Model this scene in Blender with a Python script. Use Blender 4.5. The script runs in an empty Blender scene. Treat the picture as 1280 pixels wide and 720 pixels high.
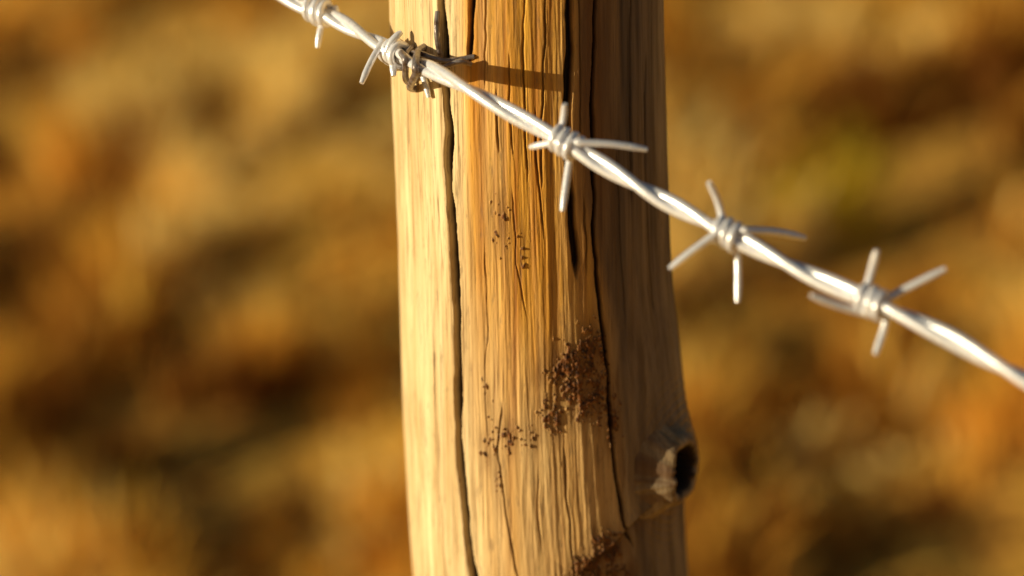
import bpy, math, numpy as np
from mathutils import Vector
rng = np.random.default_rng(7)
sc = bpy.context.scene

# ------------------------------------------------------------------ camera
PITCH = math.radians(18.0); D = 1.25; ZC = 1.08; F = 100.0
cp, sp = math.cos(PITCH), math.sin(PITCH)
CAM = np.array([0.0, -D*cp, ZC + D*sp])
cd = bpy.data.cameras.new("camera"); cam = bpy.data.objects.new("camera", cd)
sc.collection.objects.link(cam); sc.camera = cam
cam.location = CAM; cam.rotation_euler = (math.radians(90)-PITCH, 0, 0)
cd.lens = F; cd.sensor_width = 36; cd.clip_start = 0.02; cd.clip_end = 1500
cd.dof.use_dof = True; cd.dof.focus_distance = 1.172; cd.dof.aperture_fstop = 3.4

# photo measurement -> metres on the vertical plane at depth y
def P(px, py, y=0.0):
    a = (px-640)/1280*36/F; b = (360-py)/1280*36/F
    ray = np.array([a, cp+b*sp, -sp+b*cp])
    return CAM + ray*((y-CAM[1])/ray[1])

# ------------------------------------------------------------------ noise
TAB = np.random.default_rng(11).random((512, 512))
def vn(x, y, seed=0):
    x = np.asarray(x)+seed*37.17; y = np.asarray(y)+seed*91.73
    xi = np.floor(x).astype(np.int64); yi = np.floor(y).astype(np.int64)
    fx = x-xi; fy = y-yi
    fx = fx*fx*(3-2*fx); fy = fy*fy*(3-2*fy)
    a = TAB[xi % 512, yi % 512]; b = TAB[(xi+1) % 512, yi % 512]
    c = TAB[xi % 512, (yi+1) % 512]; d = TAB[(xi+1) % 512, (yi+1) % 512]
    return (a*(1-fx)+b*fx)*(1-fy)+(c*(1-fx)+d*fx)*fy
def fbm(x, y, seed=0, o=4):
    s = 0; a = .5; t = 0
    for i in range(o):
        s = s+a*vn(x*2**i, y*2**i, seed+i*3); t += a; a *= .5
    return s/t
def sstep(a, b, x):
    t = np.clip((x-a)/(b-a), 0, 1); return t*t*(3-2*t)

def mesh_obj(name, V, faces, mats, smooth=True, attrs=None, parent=None):
    me = bpy.data.meshes.new(name)
    V = np.asarray(V, dtype=np.float32)
    tot = []; idx = []
    for f in faces:
        f = np.asarray(f, dtype=np.int32)
        idx.append(f.ravel()); tot.append(np.full(len(f), f.shape[1], dtype=np.int32))
    idx = np.concatenate(idx); tot = np.concatenate(tot)
    start = np.concatenate([[0], np.cumsum(tot)[:-1]]).astype(np.int32)
    me.vertices.add(len(V)); me.vertices.foreach_set("co", V.ravel())
    me.loops.add(len(idx)); me.loops.foreach_set("vertex_index", idx)
    me.polygons.add(len(tot)); me.polygons.foreach_set("loop_start", start)
    me.polygons.foreach_set("loop_total", tot)
    me.polygons.foreach_set("use_smooth", np.full(len(tot), smooth))
    me.update(calc_edges=True); me.validate()
    for k, v in (attrs or {}).items():
        at = me.attributes.new(k, 'FLOAT', 'POINT')
        at.data.foreach_set("value", np.asarray(v, dtype=np.float32).ravel())
    me.materials.append(mats)
    ob = bpy.data.objects.new(name, me); sc.collection.objects.link(ob)
    if parent: ob.parent = parent
    return ob

# ------------------------------------------------------------------ materials
def newmat(name):
    m = bpy.data.materials.new(name); m.use_nodes = True
    nt = m.node_tree; nt.nodes.clear()
    o = nt.nodes.new("ShaderNodeOutputMaterial")
    return m, nt, o
def N(nt, t, **kw):
    n = nt.nodes.new(t)
    for k, v in kw.items(): setattr(n, k, v)
    return n
def attr(nt, name):
    n = N(nt, "ShaderNodeAttribute"); n.attribute_name = name; return n.outputs["Fac"]
def mix(nt, fac, a, b, bt='MIX'):
    n = N(nt, "ShaderNodeMix", data_type='RGBA', blend_type=bt)
    s = n.inputs["Factor"]
    if isinstance(fac, (int, float)): s.default_value = fac
    else: nt.links.new(fac, s)
    ins = [i for i in n.inputs if i.type == 'RGBA']
    for s, v in zip(ins, (a, b)):
        if isinstance(v, tuple): s.default_value = v+(1,)
        else: nt.links.new(v, s)
    return [o for o in n.outputs if o.type == 'RGBA'][0]
def noise(nt, vec, scale, detail=4, rough=.55, mp=None):
    n = N(nt, "ShaderNodeTexNoise"); n.inputs["Scale"].default_value = scale
    n.inputs["Detail"].default_value = detail; n.inputs["Roughness"].default_value = rough
    if mp:
        m = N(nt, "ShaderNodeMapping"); m.inputs["Scale"].default_value = mp
        nt.links.new(vec, m.inputs["Vector"]); vec = m.outputs[0]
    nt.links.new(vec, n.inputs["Vector"]); return n.outputs["Fac"]
def ramp(nt, fac, stops):
    r = N(nt, "ShaderNodeValToRGB"); el = r.color_ramp.elements
    while len(el) > 1: el.remove(el[0])
    el[0].position = stops[0][0]; c = stops[0][1]; el[0].color = (c, c, c, 1) if not isinstance(c, tuple) else c+(1,)
    for p, c in stops[1:]:
        e = el.new(p); e.color = (c, c, c, 1) if not isinstance(c, tuple) else c+(1,)
    nt.links.new(fac, r.inputs[0]); return r.outputs[0]

def wood_mat():
    m, nt, o = newmat("weathered_wood")
    tc = N(nt, "ShaderNodeTexCoord").outputs["Object"]
    g1 = noise(nt, tc, 1, 5, .6, (260, 260, 7))
    g2 = noise(nt, tc, 1, 4, .6, (900, 900, 22))
    g3 = noise(nt, tc, 1, 3, .5, (45, 45, 9))
    g4 = noise(nt, tc, 1, 4, .65, (420, 420, 90))
    pale = mix(nt, ramp(nt, g1, [(.3, 0.0), (.7, 1.0)]), (.65, .46, .21), (.95, .80, .49))
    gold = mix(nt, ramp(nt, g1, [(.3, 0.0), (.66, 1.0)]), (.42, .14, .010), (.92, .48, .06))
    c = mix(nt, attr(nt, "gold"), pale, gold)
    c = mix(nt, ramp(nt, g3, [(.35, .42), (.6, 0.0)]), c, (.46, .26, .08))
    c = mix(nt, ramp(nt, g2, [(.32, .75), (.47, 0.0)]), c, (.22, .10, .028))
    c = mix(nt, ramp(nt, g4, [(.30, .5), (.42, 0.0)]), c, (.20, .12, .06))
    c = mix(nt, attr(nt, "grey_shade"), c, mix(nt, ramp(nt, g1, [(.35, 0.0), (.65, 1.0)]), (.075, .052, .036), (.19, .135, .092)))  # weathered grey plus the painted shade of the right flank
    c = mix(nt, attr(nt, "stain_shade"), c, (.15, .055, .013))  # real stains plus painted shade on the upper flank and under the fold
    sp_ = noise(nt, tc, 420, 3, .7)
    bark = mix(nt, ramp(nt, sp_, [(.35, 0.0), (.65, 1.0)]), (.025, .010, .005), (.26, .09, .018))
    c = mix(nt, attr(nt, "bark"), c, bark)
    c = mix(nt, attr(nt, "crack"), c, (.022, .011, .005))
    b = N(nt, "ShaderNodeBsdfPrincipled")
    nt.links.new(c, b.inputs["Base Color"]); b.inputs["Roughness"].default_value = .66
    b.inputs["Specular IOR Level"].default_value = .3
    bp = N(nt, "ShaderNodeBump"); bp.inputs["Strength"].default_value = .6; bp.inputs["Distance"].default_value = .0006
    ad = N(nt, "ShaderNodeMath", operation='ADD'); nt.links.new(g1, ad.inputs[0]); nt.links.new(g2, ad.inputs[1])
    ad2 = N(nt, "ShaderNodeMath", operation='ADD'); nt.links.new(ad.outputs[0], ad2.inputs[0]); nt.links.new(g4, ad2.inputs[1])
    nt.links.new(ad2.outputs[0], bp.inputs["Height"]); nt.links.new(bp.outputs[0], b.inputs["Normal"])
    nt.links.new(b.outputs[0], o.inputs[0]); return m
def zinc_mat(name="galvanised_steel", rust=0.0):
    m, nt, o = newmat(name)
    tc = N(nt, "ShaderNodeTexCoord").outputs["Object"]
    n1 = noise(nt, tc, 260, 4, .6); n2 = noise(nt, tc, 900, 3, .6)
    c = mix(nt, ramp(nt, n1, [(.35, 0.0), (.65, 1.0)]), (.82, .83, .90), (.97, .97, .98))
    if rust:
        c = mix(nt, ramp(nt, n1, [(.35, .97), (.60, .75)]), c, (.09, .042, .018))
    else:
        c = mix(nt, ramp(nt, n2, [(.30, .5), (.42, 0.0)]), c, (.45, .38, .33))
    b = N(nt, "ShaderNodeBsdfPrincipled"); nt.links.new(c, b.inputs["Base Color"])
    b.inputs["Metallic"].default_value = .35; b.inputs["Roughness"].default_value = .28
    bp = N(nt, "ShaderNodeBump"); bp.inputs["Strength"].default_value = .5; bp.inputs["Distance"].default_value = .0003
    nt.links.new(n2, bp.inputs["Height"]); nt.links.new(bp.outputs[0], b.inputs["Normal"])
    nt.links.new(b.outputs[0], o.inputs[0]); return m
WOOD = wood_mat(); ZINC = zinc_mat(); RUST = zinc_mat("rusty_steel", .9)

# ------------------------------------------------------------------ fence post
pyS = np.array([-60, 0, 130, 300, 450, 560, 650, 720, 780.])
Lp = np.array([486, 488, 492, 499, 503, 508, 513, 518, 522.])
Rp = np.array([827, 828, 831, 836, 841, 847, 854, 860, 864.])
zs, cs, rs = [], [], []
for q, l, r in zip(pyS, Lp, Rp):
    a = P(l, q); b = P(r, q); zs.append(a[2]); cs.append((a[0]+b[0])/2); rs.append((b[0]-a[0])/2)
zs = np.array(zs)[::-1]; cs = np.array(cs)[::-1]; rs = np.array(rs)[::-1]
sl = (cs[-1]-cs[0])/(zs[-1]-zs[0])
ZT, ZB = 1.37, -0.08
zk = np.concatenate([[ZB], zs, [ZT]]); ck = np.concatenate([[cs[0]+sl*(ZB-zs[0])], cs, [cs[-1]+sl*(ZT-zs[-1])]])
rk = np.concatenate([[rs[0]+.006], rs, [rs[-1]-.001]])
cen = lambda z: np.interp(z, zk, ck); rad = lambda z: np.interp(z, zk, rk)
def hit(px, py):          # surface point on the post -> (theta, z)
    y = -.06
    for _ in range(12):
        p = P(px, py, y); c = cen(p[2]); r = rad(p[2]); dx = np.clip(p[0]-c, -r*.999, r*.999)
        y = -math.sqrt(r*r-dx*dx)
    return math.atan2(dx, -y), p[2]
R0 = .06
STUB_T = math.radians(58); STUB_Z = hit(832, 574)[1]

def build_post():
    thd = np.radians(np.linspace(-98, 98, 760))
    thb = np.radians(np.linspace(98, 262, 70)[1:-1])
    th = np.concatenate([thd, thb])
    zlo, zhi = P(640, 775, -.06)[2], P(640, -60, 0)[2]+.012
    z = np.concatenate([np.linspace(ZB, zlo, 60)[:-1], np.linspace(zlo, zhi, 900), np.linspace(zhi, ZT, 40)[1:]])
    T, Z = np.meshgrid(th, z); Tw = np.where(T > math.pi, T-2*math.pi, T)
    S = Tw*R0
    r = rad(Z).copy()
    SX = np.sin(T)*R0; SY = np.cos(T)*R0
    r += (fbm(SX*28+5, Z*5+SY*28, 1, 3)-.5)*.0030
    r += (fbm(S*170, Z*6, 2, 3)-.5)*.0011
    r += (fbm(S*600, Z*16, 3, 3)-.5)*.0006
    r += (fbm(S*1500, Z*60, 4, 2)-.5)*.00028
    crack = np.zeros_like(r); bark = np.zeros_like(r); grey_shade = np.zeros_like(r)
    cracks = [  # points (px,py), width px, depth mm, darkness
        ([(553, 8), (556, 50), (558, 110), (563, 160), (562, 210), (568, 300), (572, 400), (573, 450), (572, 520), (574, 560), (582, 640), (591, 722), (597, 770)], 9, 5, 1),
        ([(594, -40), (592, 0), (590, 40), (587, 86)], 6.5, 2.8, 1),
        ([(711, -60), (712, 0), (713, 60), (711, 130), (710, 200), (716, 280), (722, 350)], 9, 3.8, 1),
        ([(746, -60), (745, 0), (741, 100), (742, 200), (744, 300), (752, 400), (758, 450), (762, 540), (770, 600), (778, 655), (796, 688)], 5, 3, 1),
        ([(620, 105), (622, 150), (625, 195)], 2.8, 1.0, .7),
        ([(636, 60), (637, 120), (641, 200)], 2.4, .8, .6),
        ([(655, -40), (654, 60), (657, 170), (660, 230)], 2.8, 1.0, .7),
        ([(683, -40), (681, 60), (677, 150), (676, 240)], 2.6, .9, .7),
        ([(668, 130), (672, 220), (680, 300)], 2.4, .9, .6),
        ([(640, 230), (646, 330), (660, 400)], 2.2, .5, .4),
        ([(607, 300), (611, 400), (606, 480), (612, 560)], 2.2, .4, .35),
        ([(630, 500), (622, 560), (634, 640), (648, 722)], 2.6, .7, .5),
        ([(674, 580), (672, 630), (678, 700)], 2.0, .5, .3),
        ([(706, 550), (709, 620), (717, 722)], 2.6, .8, .5),
        ([(729, 240), (734, 300), (733, 350)], 2.6, 1.0, .6),
        ([(790, -40), (788, 120), (790, 260)], 2.4, .8, .4),
        ([(806, 60), (806, 200), (812, 330), (815, 400)], 2.2, .7, .4),
        ([(772, 180), (776, 300), (783, 420)], 2.2, .7, .35),
        ([(540, 380), (543, 480), (548, 600), (556, 722)], 2.0, .4, .25),
        ([(608, -30), (607, 60), (606, 120)], 2.0, .7, .4),
        ([(725, 0), (727, 90), (725, 190)], 2.4, .9, .5),
    ]
    for k, (pts, w, dep, dk) in enumerate(cracks):
        h = np.array([hit(*p) for p in pts]); o = np.argsort(h[:, 1]); h = h[o]
        zz = z; tc = np.interp(zz, h[:, 1], h[:, 0])
        tc = tc+(fbm(zz*90, zz*0+k, 20+k, 3)-.5)*.024
        z0, z1 = h[0, 1], h[-1, 1]; tap = .008
        if z1 > P(640, 0, -.05)[2]-.01: z1 = 9
        if z0 < P(640, 720, -.05)[2]+.01: z0 = z0-.25
        env = np.clip((zz-z0)/tap, 0, 1)*np.clip((z1-zz)/tap, 0, 1)
        ww = w*.5*.000352*(.55+.9*fbm(zz*55, zz*0+k*3, 60+k, 3))*np.sqrt(env)+1e-6
        cosf = np.maximum(np.cos(tc), .35)
        d = np.abs(Tw-tc[:, None])*R0/(ww/cosf)[:, None]
        prof = np.clip(1.25-d, 0, 1)*env[:, None]
        r -= dep*.001*prof**.8
        r += np.exp(-((d-1.9)/.9)**2)*env[:, None]*dep*.00006
        crack = np.maximum(crack, dk*sstep(.05, .7, prof))
    # bark remnants and resin staining
    blobs = [(738, 440, 22, 34, 1), (715, 470, 30, 40, 1.0), (742, 490, 26, 42, .95), (762, 520, 12, 48, .9), (692, 515, 20, 34, .85), (680, 470, 16, 24, .7),
             (640, 545, 26, 24, .68), (612, 560, 14, 38, .68), (608, 500, 9, 34, .6), (628, 285, 15, 46, .63), (655, 305, 11, 38, .57), (665, 545, 18, 18, .62),
             (760, 690, 24, 28, 1), (735, 712, 24, 22, 1), (770, 720, 30, 20, .9), (620, 600, 10, 36, .5), (706, 590, 8, 30, .5), (700, 440, 20, 20, .6)]
    M = np.zeros_like(r)
    for px, py, rx, ry, w in blobs:
        t, zc = hit(px, py)
        d2 = ((Tw-t)*R0/(rx*.000352/max(math.cos(t), .3)))**2+((Z-zc)/(ry*.00037))**2
        M = np.maximum(M, w*np.exp(-d2*.5))
    nb = fbm(S*480, Z*280, 9, 3)*.6+vn(S*1300, Z*900, 10)*.4
    chip = sstep(.0, .12, nb-(1-M*.66))
    chip = np.where(M > .08, chip, 0)
    stn_shade = np.clip(sstep(.15, 1.0, M+.5*(fbm(S*260, Z*60, 14, 3)-.5))*.75, 0, 1)
    bark = chip
    r += chip*(.0002+.0008*vn(S*900, Z*800, 12))
    # swelling around the branch stub on the right flank
    tk, zk_ = hit(836, 574)
    ds = (Tw-tk)*R0; dz = Z-zk_
    rr = np.sqrt(ds**2+(dz*.85)**2)
    r += .0085*np.exp(-(ds/.019)**2-((dz)/.018)**2)
    r += .0050*np.exp(-(ds/.03)**2-((dz-.030)/.035)**2)
    r += .0012*np.sin(rr*1900+3*fbm(S*200, Z*200, 17, 2))*np.exp(-(rr/.024)**2)*.5
    grey_shade = np.clip(np.exp(-(rr/.020)**2)*.3, 0, 1)
    # collar fold sweeping from the knot down to the left
    fl = np.array([hit(*p) for p in [(858, 608), (838, 612), (822, 618), (803, 636), (785, 656), (765, 680), (742, 698), (722, 722)]])
    fl[:, 0] *= R0
    best = np.full_like(r, 1e9); sign = np.ones_like(r); tt = np.zeros_like(r)
    nf = len(fl)-1
    for i in range(nf):
        a, b = fl[i], fl[i+1]; ab = b-a; L = (ab@ab)
        t = np.clip(((S-a[0])*ab[0]+(Z-a[1])*ab[1])/L, 0, 1)
        dx = S-(a[0]+t*ab[0]); dy = Z-(a[1]+t*ab[1]); d = np.hypot(dx, dy)
        m = d < best; best = np.where(m, d, best); tt = np.where(m, (i+t)/nf, tt)
        s_ = np.sign(ab[0]*dy-ab[1]*dx); sign = np.where(m, s_, sign)
    up = sign < 0
    fade = np.clip(1-tt, 0, 1)**.5
    fade = fade*sstep(tk+.35, tk+.0, Tw)
    best2 = best+(fbm(S*500, Z*500, 31, 3)-.5)*.0012
    r += np.where(up, .0042*np.exp(-np.maximum(best2, 0)/.010), (.0042-.0068*sstep(0, .004, best))*np.exp(-best/.014))*fade
    fcr = np.exp(-((best2-.001)/.0018)**2)*np.clip(fade*1.5, 0, 1)*(~up | (best < .001))
    r -= .0025*fcr; crack = np.maximum(crack, .8*fcr)
    stn_shade = np.maximum(stn_shade, .85*np.exp(-best/.008)*(~up)*fade)  # painted shadow band along the lower side of the fold
    # rotted core behind the stub, so the bore of the stub is really open
    rb = np.hypot((Tw-STUB_T)*.068, Z-STUB_Z)
    core_ = sstep(.0155, .0125, rb)
    r -= .034*core_; crack = np.maximum(crack, core_)
    # tint
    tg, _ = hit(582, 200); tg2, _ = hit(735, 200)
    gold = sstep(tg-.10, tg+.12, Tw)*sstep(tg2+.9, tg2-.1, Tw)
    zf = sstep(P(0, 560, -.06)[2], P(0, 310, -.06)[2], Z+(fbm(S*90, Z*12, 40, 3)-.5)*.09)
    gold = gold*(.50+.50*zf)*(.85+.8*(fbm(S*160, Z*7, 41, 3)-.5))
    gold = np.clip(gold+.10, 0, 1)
    # flank shade painted in; at the top it starts right at the big check
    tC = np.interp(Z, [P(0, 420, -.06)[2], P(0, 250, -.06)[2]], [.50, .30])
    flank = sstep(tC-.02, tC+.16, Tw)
    grey_shade = np.clip(grey_shade+.92*flank*(.85+.7*(fbm(S*120, Z*9, 44, 3)-.5)), 0, 1)
    grey_shade = grey_shade*(1-.35*np.exp(-(rr/.022)**2))
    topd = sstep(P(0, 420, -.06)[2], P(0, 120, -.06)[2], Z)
    stn_shade = np.maximum(stn_shade, .6*flank*topd*sstep(.75, .45, Tw))
    X = cen(Z)+r*np.sin(T); Y = -r*np.cos(T)
    nz, nt_ = T.shape
    V = np.stack([X, Y, Z], -1).reshape(-1, 3)
    i = np.arange(nz-1)[:, None]*nt_; j = np.arange(nt_)[None]; j2 = (j+1) % nt_
    Q = np.stack([i+j, i+j2, i+nt_+j2, i+nt_+j], -1).reshape(-1, 4)
    last = V[-nt_:]; c0 = last.mean(0)
    fs = [Q]; base = len(V); prev = base-nt_; ex = []
    for k, (f, dzz) in enumerate([(.96, .002), (.75, .003), (.5, .0035), (.25, .003), (.02, .002)]):
        ring = c0+(last-c0)*f; ring[:, 2] = c0[2]+dzz+(fbm(ring[:, 0]*300, ring[:, 1]*300, 50, 3)-.5)*.003
        ex.append(ring); jj = np.arange(nt_); j3 = (jj+1) % nt_; cur = base+k*nt_
        fs.append(np.stack([prev+jj, prev+j3, cur+j3, cur+jj], -1)); prev = cur
    V = np.concatenate([V]+ex); pad = np.zeros(5*nt_)
    at = {k: np.concatenate([v.ravel(), pad+(.5 if k == "grey_shade" else 0)]) for k, v in dict(crack=crack, bark=bark, gold=gold, grey_shade=grey_shade, stain_shade=stn_shade).items()}
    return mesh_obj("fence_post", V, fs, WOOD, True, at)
post = build_post()

def cat2(p, n):
    p = np.concatenate([[2*p[0]-p[1]], p, [2*p[-1]-p[-2]]]); out = []
    for i in range(1, len(p)-2):
        t = np.linspace(0, 1, n, endpoint=False)[:, None]
        out.append(.5*((2*p[i])+(-p[i-1]+p[i+1])*t+(2*p[i-1]-5*p[i]+4*p[i+1]-p[i+2])*t*t+(-p[i-1]+3*p[i]-3*p[i+1]+p[i+2])*t**3))
    return np.concatenate(out+[p[-2:-1]])
# hollow branch stub: a flared collar rolling into a dark hole
def build_stub():
    t, z0 = STUB_T, STUB_Z
    ax = np.array([math.sin(t), -math.cos(t), .02]); ax /= np.linalg.norm(ax)
    e1 = np.cross([0, 0, 1.], ax); e1 /= np.linalg.norm(e1); e2 = np.cross(ax, e1)
    r0 = rad(z0); c0 = np.array([cen(z0), 0, z0])+np.array([math.sin(t), -math.cos(t), 0])*(r0+.0040)
    prof = [(-.012, .0280), (-.004, .0225), (.0005, .0182), (.0040, .0156), (.0068, .0142), (.0084, .0128), (.0086, .0112), (.0074, .0098),
            (.0050, .0088), (.0010, .0082), (-.005, .0078), (-.012, .0070), (-.020, .0045), (-.023, .0002)]
    pf = cat2(np.array(prof), 8); k = 160; a = np.linspace(0, 2*math.pi, k, endpoint=False)
    n = len(pf); Hh = pf[:, 0][:, None]; Rr = pf[:, 1][:, None]; A = a[None]
    ca, sa = np.cos(A), np.sin(A)
    irr = 1+.30*(fbm(ca*1.6+5, sa*1.6+Hh*60, 120, 3)-.5)+.05*np.sin(A*3+1)
    rr = Rr*irr*(1+.09*(fbm(ca*9+3, sa*9+Hh*30, 121, 2)-.5))
    hh = Hh+(fbm(ca*3+8, sa*3, 122, 3)-.5)*.004*sstep(-.004, .006, Hh)
    V = c0+hh[..., None]*ax+(rr*ca*.88)[..., None]*e1+(rr*sa*1.06)[..., None]*e2
    i = np.arange(n-1)[:, None]*k; j = np.arange(k)[None]; j2 = (j+1) % k
    Q = np.stack([i+j, i+j2, i+k+j2, i+k+j], -1).reshape(-1, 4)
    q = np.linspace(0, 1, n)[:, None]+A*0
    nn = fbm(ca*5+3, sa*5+q*4, 123, 3)
    crack = sstep(.44, .56, q+(nn-.5)*.10)
    z_ = np.zeros(n*k)
    mesh_obj("branch_stub", V.reshape(-1, 3), [Q], WOOD, True,
             dict(crack=np.clip(crack, 0, 1), bark=z_, gold=z_+.2, grey_shade=np.clip(.5+.5*nn+0*q, 0, 1).ravel(), stain_shade=(.4*sstep(.5, .65, nn)+0*q).ravel()), post)
build_stub()

# ------------------------------------------------------------------ tubes
class Tubes:
    def __init__(s): s.V = []; s.Q = []; s.C = []; s.n = 0
    def add(s, pts, rads, k=12, cap=True, wob=0):
        pts = np.asarray(pts, float); n = len(pts); rads = np.broadcast_to(rads, n)
        tan = np.gradient(pts, axis=0); tan /= np.linalg.norm(tan, axis=1)[:, None]
        u = np.cross(tan[0], [0.3, .2, 1.]); u /= np.linalg.norm(u)
        a = np.linspace(0, 2*math.pi, k, endpoint=False); ca, sa = np.cos(a), np.sin(a)
        rings = []
        for i in range(n):
            u = u-tan[i]*(u@tan[i]); u /= np.linalg.norm(u); v = np.cross(tan[i], u)
            rings.append(pts[i]+rads[i]*(ca[:, None]*u+sa[:, None]*v))
        R = np.concatenate(rings); i = np.arange(n-1)[:, None]*k; j = np.arange(k)[None]; j2 = (j+1) % k
        s.Q.append((np.stack([i+j, i+j2, i+k+j2, i+k+j], -1).reshape(-1, 4))+s.n)
        s.V.append(R); s.n += len(R)
        if cap:
            for e, ring in ((0, rings[0]), (1, rings[-1])):
                c = ring.mean(0); s.V.append(np.concatenate([ring, [c]])); b = s.n; s.n += k+1
                jj = np.arange(k); t = np.stack([b+jj, b+(jj+1) % k, np.full(k, b+k)], -1)
                s.C.append(t if e else t[:, ::-1])
    def obj(s, name, mat, parent=None):
        fs = [np.concatenate(s.Q)]+([np.concatenate(s.C)] if s.C else [])
        return mesh_obj(name, np.concatenate(s.V), fs, mat, True, None, parent)
def cat(pts, n): return cat2(np.asarray(pts, float), n)

# fence runs obliquely: left end goes away, right end comes closer; it is kinked where the staple holds it
KX = [-.12, -.085, -.060, -.050, -.043, -.035, -.027, -.010, .018, .10, .22]
KY = [.042, .010, -.018, -.032, -.045, -.062, -.077, -.094, -.111, -.165, -.250]
def ydep(x): return np.interp(x, KX, KY)
def wp(px, py):
    y = -.06
    for _ in range(20):
        p = P(px, py, y); y = .5*y+.5*ydep(p[0])
    return p
core = [wp(*q) for q in [(345, -8), (400, 14), (450, 41), (480, 58), (500, 70), (520, 79), (545, 90), (570, 103), (600, 119), (650, 147), (705, 177), (800, 234), (912, 293), (1000, 338), (1090, 377), (1190, 424), (1285, 476)]]
a = core[0]; b = core[-1]
dl = core[0]-core[2]; dl /= np.linalg.norm(dl); dr = core[-1]-core[-3]; dr /= np.linalg.norm(dr)
left = [a+dl*s+np.array([0, 0, -.07*s*s*.5]) for s in (2.4, 1.8, 1.2, .7, .3)]
right = [b+dr*s+np.array([0, 0, .12*s*s*.5]) for s in (.15, .4, .8, 1.3, 1.8)]
path = cat(left+core+right, 24)
seg = np.linalg.norm(np.diff(path, axis=0), axis=1); arc = np.concatenate([[0], np.cumsum(seg)])
nS = int(arc[-1]/.0016); aa = np.linspace(0, arc[-1], nS)
path = np.stack([np.interp(aa, arc, path[:, i]) for i in range(3)], -1)
ker = np.ones(9)/9
for i in range(3): path[4:-4, i] = np.convolve(path[:, i], ker, 'valid')
tan = np.gradient(path, axis=0); tan /= np.linalg.norm(tan, axis=1)[:, None]
up = np.array([0, 0, 1.]); U = up-tan*(tan@up)[:, None]; U /= np.linalg.norm(U, axis=1)[:, None]; W = np.cross(tan, U)
wire = bpy.data.objects.new("barbed_wire", None); sc.collection.objects.link(wire)
SR = .00205; HR = .00160; pitch = .080
for k in range(2):
    ph = 2*math.pi*aa/pitch+k*math.pi+.6*np.sin(aa*31)
    tb = Tubes(); tb.add(path+HR*(np.cos(ph)[:, None]*U+np.sin(ph)[:, None]*W), SR, 14)
    tb.obj("strand_%d" % (k+1), ZINC, wire)

def barb(px, py, tips, seed, name, rw=.00145):
    C = wp(px, py); i = np.argmin(np.linalg.norm(path-C, axis=1)); c = path[i]; t = tan[i]; u = U[i]; w = W[i]
    rg = np.random.default_rng(seed); tb = Tubes(); Rc = HR+SR+rw*.6
    for k in range(2):
        (ax, ay, ad), (bx, by, bd) = tips[2*k], tips[2*k+1]
        ta = P(ax, ay, c[1]+ad); tb_ = P(bx, by, c[1]+bd)
        off = (-1 if k == 0 else 1)*.0026
        def ang(p):
            v = p-c; return math.atan2(v@w, v@u)
        a0 = ang(ta)-math.pi/2; a1 = ang(tb_)+math.pi/2
        while a1 < a0+2*math.pi*1.3: a1 += 2*math.pi
        n = 44; th = np.linspace(a0, a1, n); ax_ = np.linspace(-.0032, .0032, n)+off+rg.uniform(-.0006, .0006)
        rc = Rc+rg.uniform(0, .0005)*np.sin(th*1.5)
        coil = c+t*ax_[:, None]+np.broadcast_to(rc, n)[:, None]*(np.cos(th)[:, None]*u+np.sin(th)[:, None]*w)
        def prong(p0, tip):
            L = tip-p0; side = np.cross(L, t); side /= np.linalg.norm(side)+1e-9
            bend = side*rg.uniform(-.0014, .0014)
            return [p0+L*s+bend*math.sin(s*math.pi) for s in (.25, .45, .65, .85, 1.0)]
        pts = prong(coil[0], ta)[::-1]+list(coil)+prong(coil[-1], tb_)
        pts = np.array(pts); fine = cat(pts, 4)
        rr = np.full(len(fine), rw)
        e = 6; rr[:e] = rw*np.linspace(.7, 1, e); rr[-e:] = rw*np.linspace(1, .7, e)
        tb.add(fine, rr, 12)
    return tb.obj(name, ZINC, wire)

barb(400, 13, [(412, -22, .004), (397, 60, -.004), (372, -2, .0), (424, 30, -.003)], 1, "barb_1")
barb(494, 67, [(452, 104, -.010), (502, 40, .0), (492, 95, -.008), (536, 122, -.009)], 2, "barb_2")
barb(708, 178, [(706, 130, .004), (703, 264, -.008), (663, 184, .006), (809, 187, -.004)], 3, "barb_3")
barb(912, 294, [(886, 228, .003), (922, 378, -.005), (837, 336, -.006), (1006, 298, .010)], 4, "barb_4")
barb(1092, 378, [(1096, 313, .003), (1014, 369, -.004), (1182, 336, .004), (1094, 443, -.006)], 5, "barb_5")
def free_barb(s_off, seed, name, side):
    i0 = np.argmin(np.linalg.norm(path-wp(*side), axis=1)); i = int(i0+s_off/.0016)
    if i < 5 or i > len(path)-5: return
    c = path[i]; rg = np.random.default_rng(seed); tb = Tubes(); t, u, w = tan[i], U[i], W[i]; Rc = HR+SR+.0009
    for k in range(2):
        a0 = rg.uniform(0, 6.28); th = np.linspace(a0, a0+2*math.pi*1.5, 36)
        coil = c+t*(np.linspace(-.003, .003, 36)+(k*2-1)*.0026)[:, None]+Rc*(np.cos(th)[:, None]*u+np.sin(th)[:, None]*w)
        s0 = -(-np.sin(a0)*u+np.cos(a0)*w); s1 = (-np.sin(th[-1])*u+np.cos(th[-1])*w)
        pts = [coil[0]+(s0+t*.2)*q for q in (.02, .013, .006)]+list(coil)+[coil[-1]+(s1-t*.2)*q for q in (.006, .013, .02)]
        tb.add(pts, .00122, 8)
    tb.obj(name, ZINC, wire)
for q in range(1, 22):
    free_barb(q*.1, 100+q, "barb_r%d" % q, (1092, 378)); free_barb(-q*.1, 200+q, "barb_l%d" % q, (400, 13))

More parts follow.
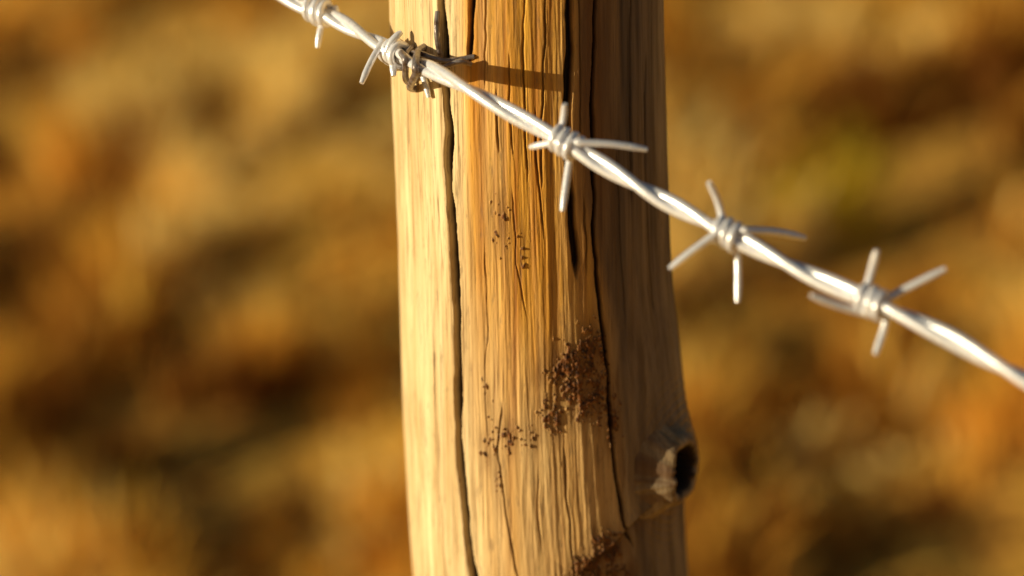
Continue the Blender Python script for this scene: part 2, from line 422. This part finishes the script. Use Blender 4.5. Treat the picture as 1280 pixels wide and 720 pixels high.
# staple holding the wire on the post flank (legs driven in the wood)
st = Tubes()
def surf(px, py, out=0.):
    t, z = hit(px, py); r = rad(z)+out
    return np.array([cen(z)+r*math.sin(t), -r*math.cos(t), z])
cW = wp(528, 84)
n_ = cW-np.array([cen(cW[2]), 0, cW[2]]); n_ /= np.linalg.norm(n_)
st.add(cat([surf(534, 56, -.006), surf(534, 60, .004), cW+n_*.0042+(0, 0, .003), cW+n_*.0045-(0, 0, .002), surf(523, 108, .004), surf(521, 112, -.006)], 10), .0016, 10)
st.add(cat([surf(509, 66, -.004), surf(511, 62, .004), wp(516, 72)+n_*.005, surf(516, 100, .003), surf(517, 104, -.004)], 10), .0014, 10)
st.obj("staple", RUST, post)
sp2 = Tubes()
for pts in ([(556, 78, .001), (555, 55, .004), (553, 32, .004), (549, 14, .001)],
            [(520, 66, .003), (540, 62, .008), (566, 72, .006), (594, 70, .001)],
            [(520, 58, .002), (530, 66, .009), (548, 84, .008), (562, 92, .003)],
            [(546, 98, .002), (562, 84, .009), (584, 72, .008), (592, 78, .003)]):
    sp2.add(cat([surf(*p) for p in pts], 8), .0011, 8)
sp2.obj("tie_wire", RUST, post)

# ------------------------------------------------------------------ neighbours of the fence line
def plain_post(x, y, ztop, name, lean):
    th = np.linspace(0, 2*math.pi, 96, endpoint=False); z = np.linspace(-.6, ztop, 160)
    T, Z = np.meshgrid(th, z)
    r = .06+(fbm(np.sin(T)*1.5+x, Z*3+np.cos(T)*1.5, 70, 3)-.5)*.008+(fbm(T*9, Z*5, 71, 3)-.5)*.002*np.sin(T/2)
    V = np.stack([x+lean*Z+r*np.sin(T), y-r*np.cos(T), Z], -1).reshape(-1, 3); nt_ = 96
    i = np.arange(159)[:, None]*nt_; j = np.arange(nt_)[None]; j2 = (j+1) % nt_
    Q = np.stack([i+j, i+j2, i+nt_+j2, i+nt_+j], -1).reshape(-1, 4)
    V = np.concatenate([V, [[x+lean*ztop, y, ztop+.006]]]); c = len(V)-1; b = 159*nt_; jj = np.arange(nt_)
    Tt = np.stack([b+jj, b+(jj+1) % nt_, np.full(nt_, c)], -1); z0 = np.zeros(len(V))
    return mesh_obj(name, V, [Q, Tt], WOOD, True, dict(crack=z0, bark=z0, gold=z0+.3, grey_shade=z0+.2, stain_shade=z0))
e0, e1 = path[0], path[-1]
plain_post(e0[0]-.02, e0[1]+.065, max(e0[2]+.15, 1.2), "fence_post.001", 0)
plain_post(e1[0]+.02, e1[1]+.065, max(e1[2]+.15, .9), "fence_post.002", 0)

# ------------------------------------------------------------------ ground
def H(x, y):
    x = np.asarray(x, float); y = np.asarray(y, float)
    d = np.hypot(x, y)
    h = (fbm(x*.45+3, y*.45, 80, 3)-.5)*.22*sstep(.3, 2.5, d)
    h = h+(fbm(x*3, y*3, 81, 3)-.5)*.08*sstep(.2, 1., d)
    fo = sstep(70, 12, d)
    h = h+(x*.18+y*.07)*fo
    h = h+(fbm(x*.02, y*.02, 83, 3)-.5)*sstep(15, 120, d)*6
    return h
g = np.linspace(-1, 1, 420); g = np.sign(g)*(np.abs(g)*9+np.abs(g)**7*500)
GX, GY = np.meshgrid(g, g+3)
GZ = H(GX, GY); V = np.stack([GX, GY, GZ], -1).reshape(-1, 3); n = 420
i = np.arange(n-1)[:, None]*n; j = np.arange(n-1)[None]
Q = np.stack([i+j, i+j+1, i+n+j+1, i+n+j], -1).reshape(-1, 4)
m, nt, o = newmat("dry_field_soil")
tc = N(nt, "ShaderNodeTexCoord").outputs["Object"]
a1 = noise(nt, tc, 2.2, 5, .6); a2 = noise(nt, tc, 14, 5, .65); a3 = noise(nt, tc, 45, 4, .6)
c = mix(nt, ramp(nt, a1, [(.38, 0.0), (.60, 1.0)]), (.36, .145, .028), (.80, .42, .06))
c = mix(nt, ramp(nt, a2, [(.44, 0.0), (.62, .8)]), c, (.90, .53, .09))
c = mix(nt, ramp(nt, a3, [(.37, .88), (.51, 0.0)]), c, (.13, .05, .011))
b = N(nt, "ShaderNodeBsdfPrincipled"); nt.links.new(c, b.inputs["Base Color"]); b.inputs["Roughness"].default_value = .95
b.inputs["Specular IOR Level"].default_value = .1
bp = N(nt, "ShaderNodeBump"); bp.inputs["Strength"].default_value = 1; bp.inputs["Distance"].default_value = .05
nt.links.new(a2, bp.inputs["Height"]); nt.links.new(bp.outputs[0], b.inputs["Normal"]); nt.links.new(b.outputs[0], o.inputs[0])
mesh_obj("ground", V, [Q], m)

# ------------------------------------------------------------------ dry grass
def grass_mat(name, stops):
    m, nt, o = newmat(name)
    col = ramp(nt, attr(nt, "tone"), stops)
    d = N(nt, "ShaderNodeBsdfDiffuse"); t = N(nt, "ShaderNodeBsdfTranslucent")
    nt.links.new(col, d.inputs[0]); nt.links.new(col, t.inputs[0])
    ms = N(nt, "ShaderNodeMixShader"); ms.inputs[0].default_value = .3
    nt.links.new(d.outputs[0], ms.inputs[1]); nt.links.new(t.outputs[0], ms.inputs[2]); nt.links.new(ms.outputs[0], o.inputs[0])
    return m
STRAW = grass_mat("dry_straw", [(0, (.20, .07, .014)), (.3, (.68, .32, .045)), (.65, (.95, .57, .085)), (1, (.97, .76, .28))])
GREEN = grass_mat("green_weed_leaf", [(0, (.30, .20, .014)), (.5, (.70, .50, .03)), (1, (.90, .66, .08))])
def blades(cx, cy, hgt, spread, nb, tone, name, mat, wid=.003, lean=.7):
    n = len(cx); idx = np.repeat(np.arange(n), nb); N_ = len(idx)
    az = rng.uniform(0, 2*math.pi, N_); ro = spread[idx]*np.sqrt(rng.random(N_))
    bx = cx[idx]+ro*np.cos(az); by = cy[idx]+ro*np.sin(az); bz = H(bx, by)-.005
    h = hgt[idx]*rng.uniform(.45, 1.1, N_); ln = h*lean*rng.random(N_)*1.2
    a2 = az+rng.normal(0, .7, N_); dx, dy = np.cos(a2), np.sin(a2)
    f = rng.uniform(0, math.pi, N_); wx, wy = np.cos(f)*wid, np.sin(f)*wid
    w = rng.uniform(.6, 1.5, N_); wx *= w; wy *= w
    def pt(t, k, sgn): return np.stack([bx+dx*ln*t*t+sgn*wx*k, by+dy*ln*t*t+sgn*wy*k, bz+h*t*(1-.15*t)], -1)
    V = np.stack([pt(0, 1, -1), pt(0, 1, 1), pt(.55, .85, -1), pt(.55, .85, 1), pt(1, 0, 0)], 1).reshape(-1, 3)
    b = np.arange(N_)[:, None]*5
    tn = np.clip(tone[idx]+rng.normal(0, .13, N_), 0, 1); tn = np.repeat(tn, 5)
    return mesh_obj(name, V, [b+np.array([[0, 1, 3, 2]]), b+np.array([[2, 3, 4]])], mat, False, dict(tone=tn))
def scatter(n, x0, x1, y0, y1, thr):
    x = rng.uniform(x0, x1, n); y = rng.uniform(y0, y1, n)
    d = fbm(x*2.6, y*2.6, 90, 3)*.5+fbm(x*8, y*8, 91, 2)*.5
    k = rng.random(n) < sstep(thr-.12, thr+.1, d)
    return x[k], y[k]
def ground_hit(px, py):
    lo, hi = .5, 30.
    for _ in range(50):
        mid = (lo+hi)/2; p = P(px, py, mid)
        if p[2] > H(p[0], p[1]): lo = mid
        else: hi = mid
    return P(px, py, lo)
X1, Y1 = scatter(15000, -3.2, 3.2, .8, 8.5, .45)
X2, Y2 = scatter(6000, -9, 9, -3, 16, .45)
k2 = ~((np.abs(X2) < 3.2) & (Y2 > .8) & (Y2 < 8.5)) & ~((np.hypot(X2, Y2+1.19) < .5)); X2, Y2 = X2[k2], Y2[k2]
X = np.concatenate([X1, X2]); Y = np.concatenate([Y1, Y2])
big = fbm(X*4, Y*4, 95, 3)
hg = .03+.11*sstep(.42, .66, big)*rng.uniform(.4, 1.6, len(X))
tone = .60+(fbm(X*4.5, Y*4.5, 96, 3)-.5)*3.2
# browner tufts at lower left, a few more elsewhere
for q, amt, sz in (((180, 600), .6, .30), ((60, 500), .35, .2), ((300, 560), .4, .2), ((100, 230), .3, .25), ((1120, 150), .5, .16), ((1180, 380), .25, .2)):
    p = ground_hit(*q); tone = tone-amt*np.exp(-((X-p[0])/sz)**2-((Y-p[1])/(sz*1.6))**2)
tone = np.clip(tone, 0, 1)
blades(X, Y, hg, np.full(len(X), .032), 20, tone, "dry_grass", STRAW, .0045)
gp = ground_hit(1035, 240)
xx = rng.normal(gp[0], .05, 9); yy = rng.normal(gp[1], .05, 9)
blades(xx, yy, np.full(9, .08), np.full(9, .04), 24, .35+.65*rng.random(9), "green_weed", GREEN, .005, .9)

# ------------------------------------------------------------------ light
EL = math.radians(8.5); AZ = math.radians(250)        # compass azimuth of the sun (clockwise from +Y)
sd = Vector((math.sin(AZ)*math.cos(EL), math.cos(AZ)*math.cos(EL), math.sin(EL)))
L = bpy.data.lights.new("sun", 'SUN'); L.energy = 5; L.angle = math.radians(.5); L.color = (1.0, .86, .58)
lo = bpy.data.objects.new("sun", L); sc.collection.objects.link(lo); lo.rotation_euler = sd.to_track_quat('Z', 'Y').to_euler(); lo.location = (-5, -2, 4)
w = bpy.data.worlds.new("World"); sc.world = w; w.use_nodes = True; nt = w.node_tree
bg = nt.nodes["Background"]; sk = nt.nodes.new("ShaderNodeTexSky"); sk.sky_type = 'NISHITA'; sk.sun_disc = False
sk.sun_elevation = EL; sk.sun_rotation = AZ; sk.dust_density = 1
nt.links.new(sk.outputs[0], bg.inputs[0]); bg.inputs[1].default_value = .05
sc.view_settings.view_transform = 'Standard'; sc.view_settings.look = 'None'; sc.view_settings.exposure = 0
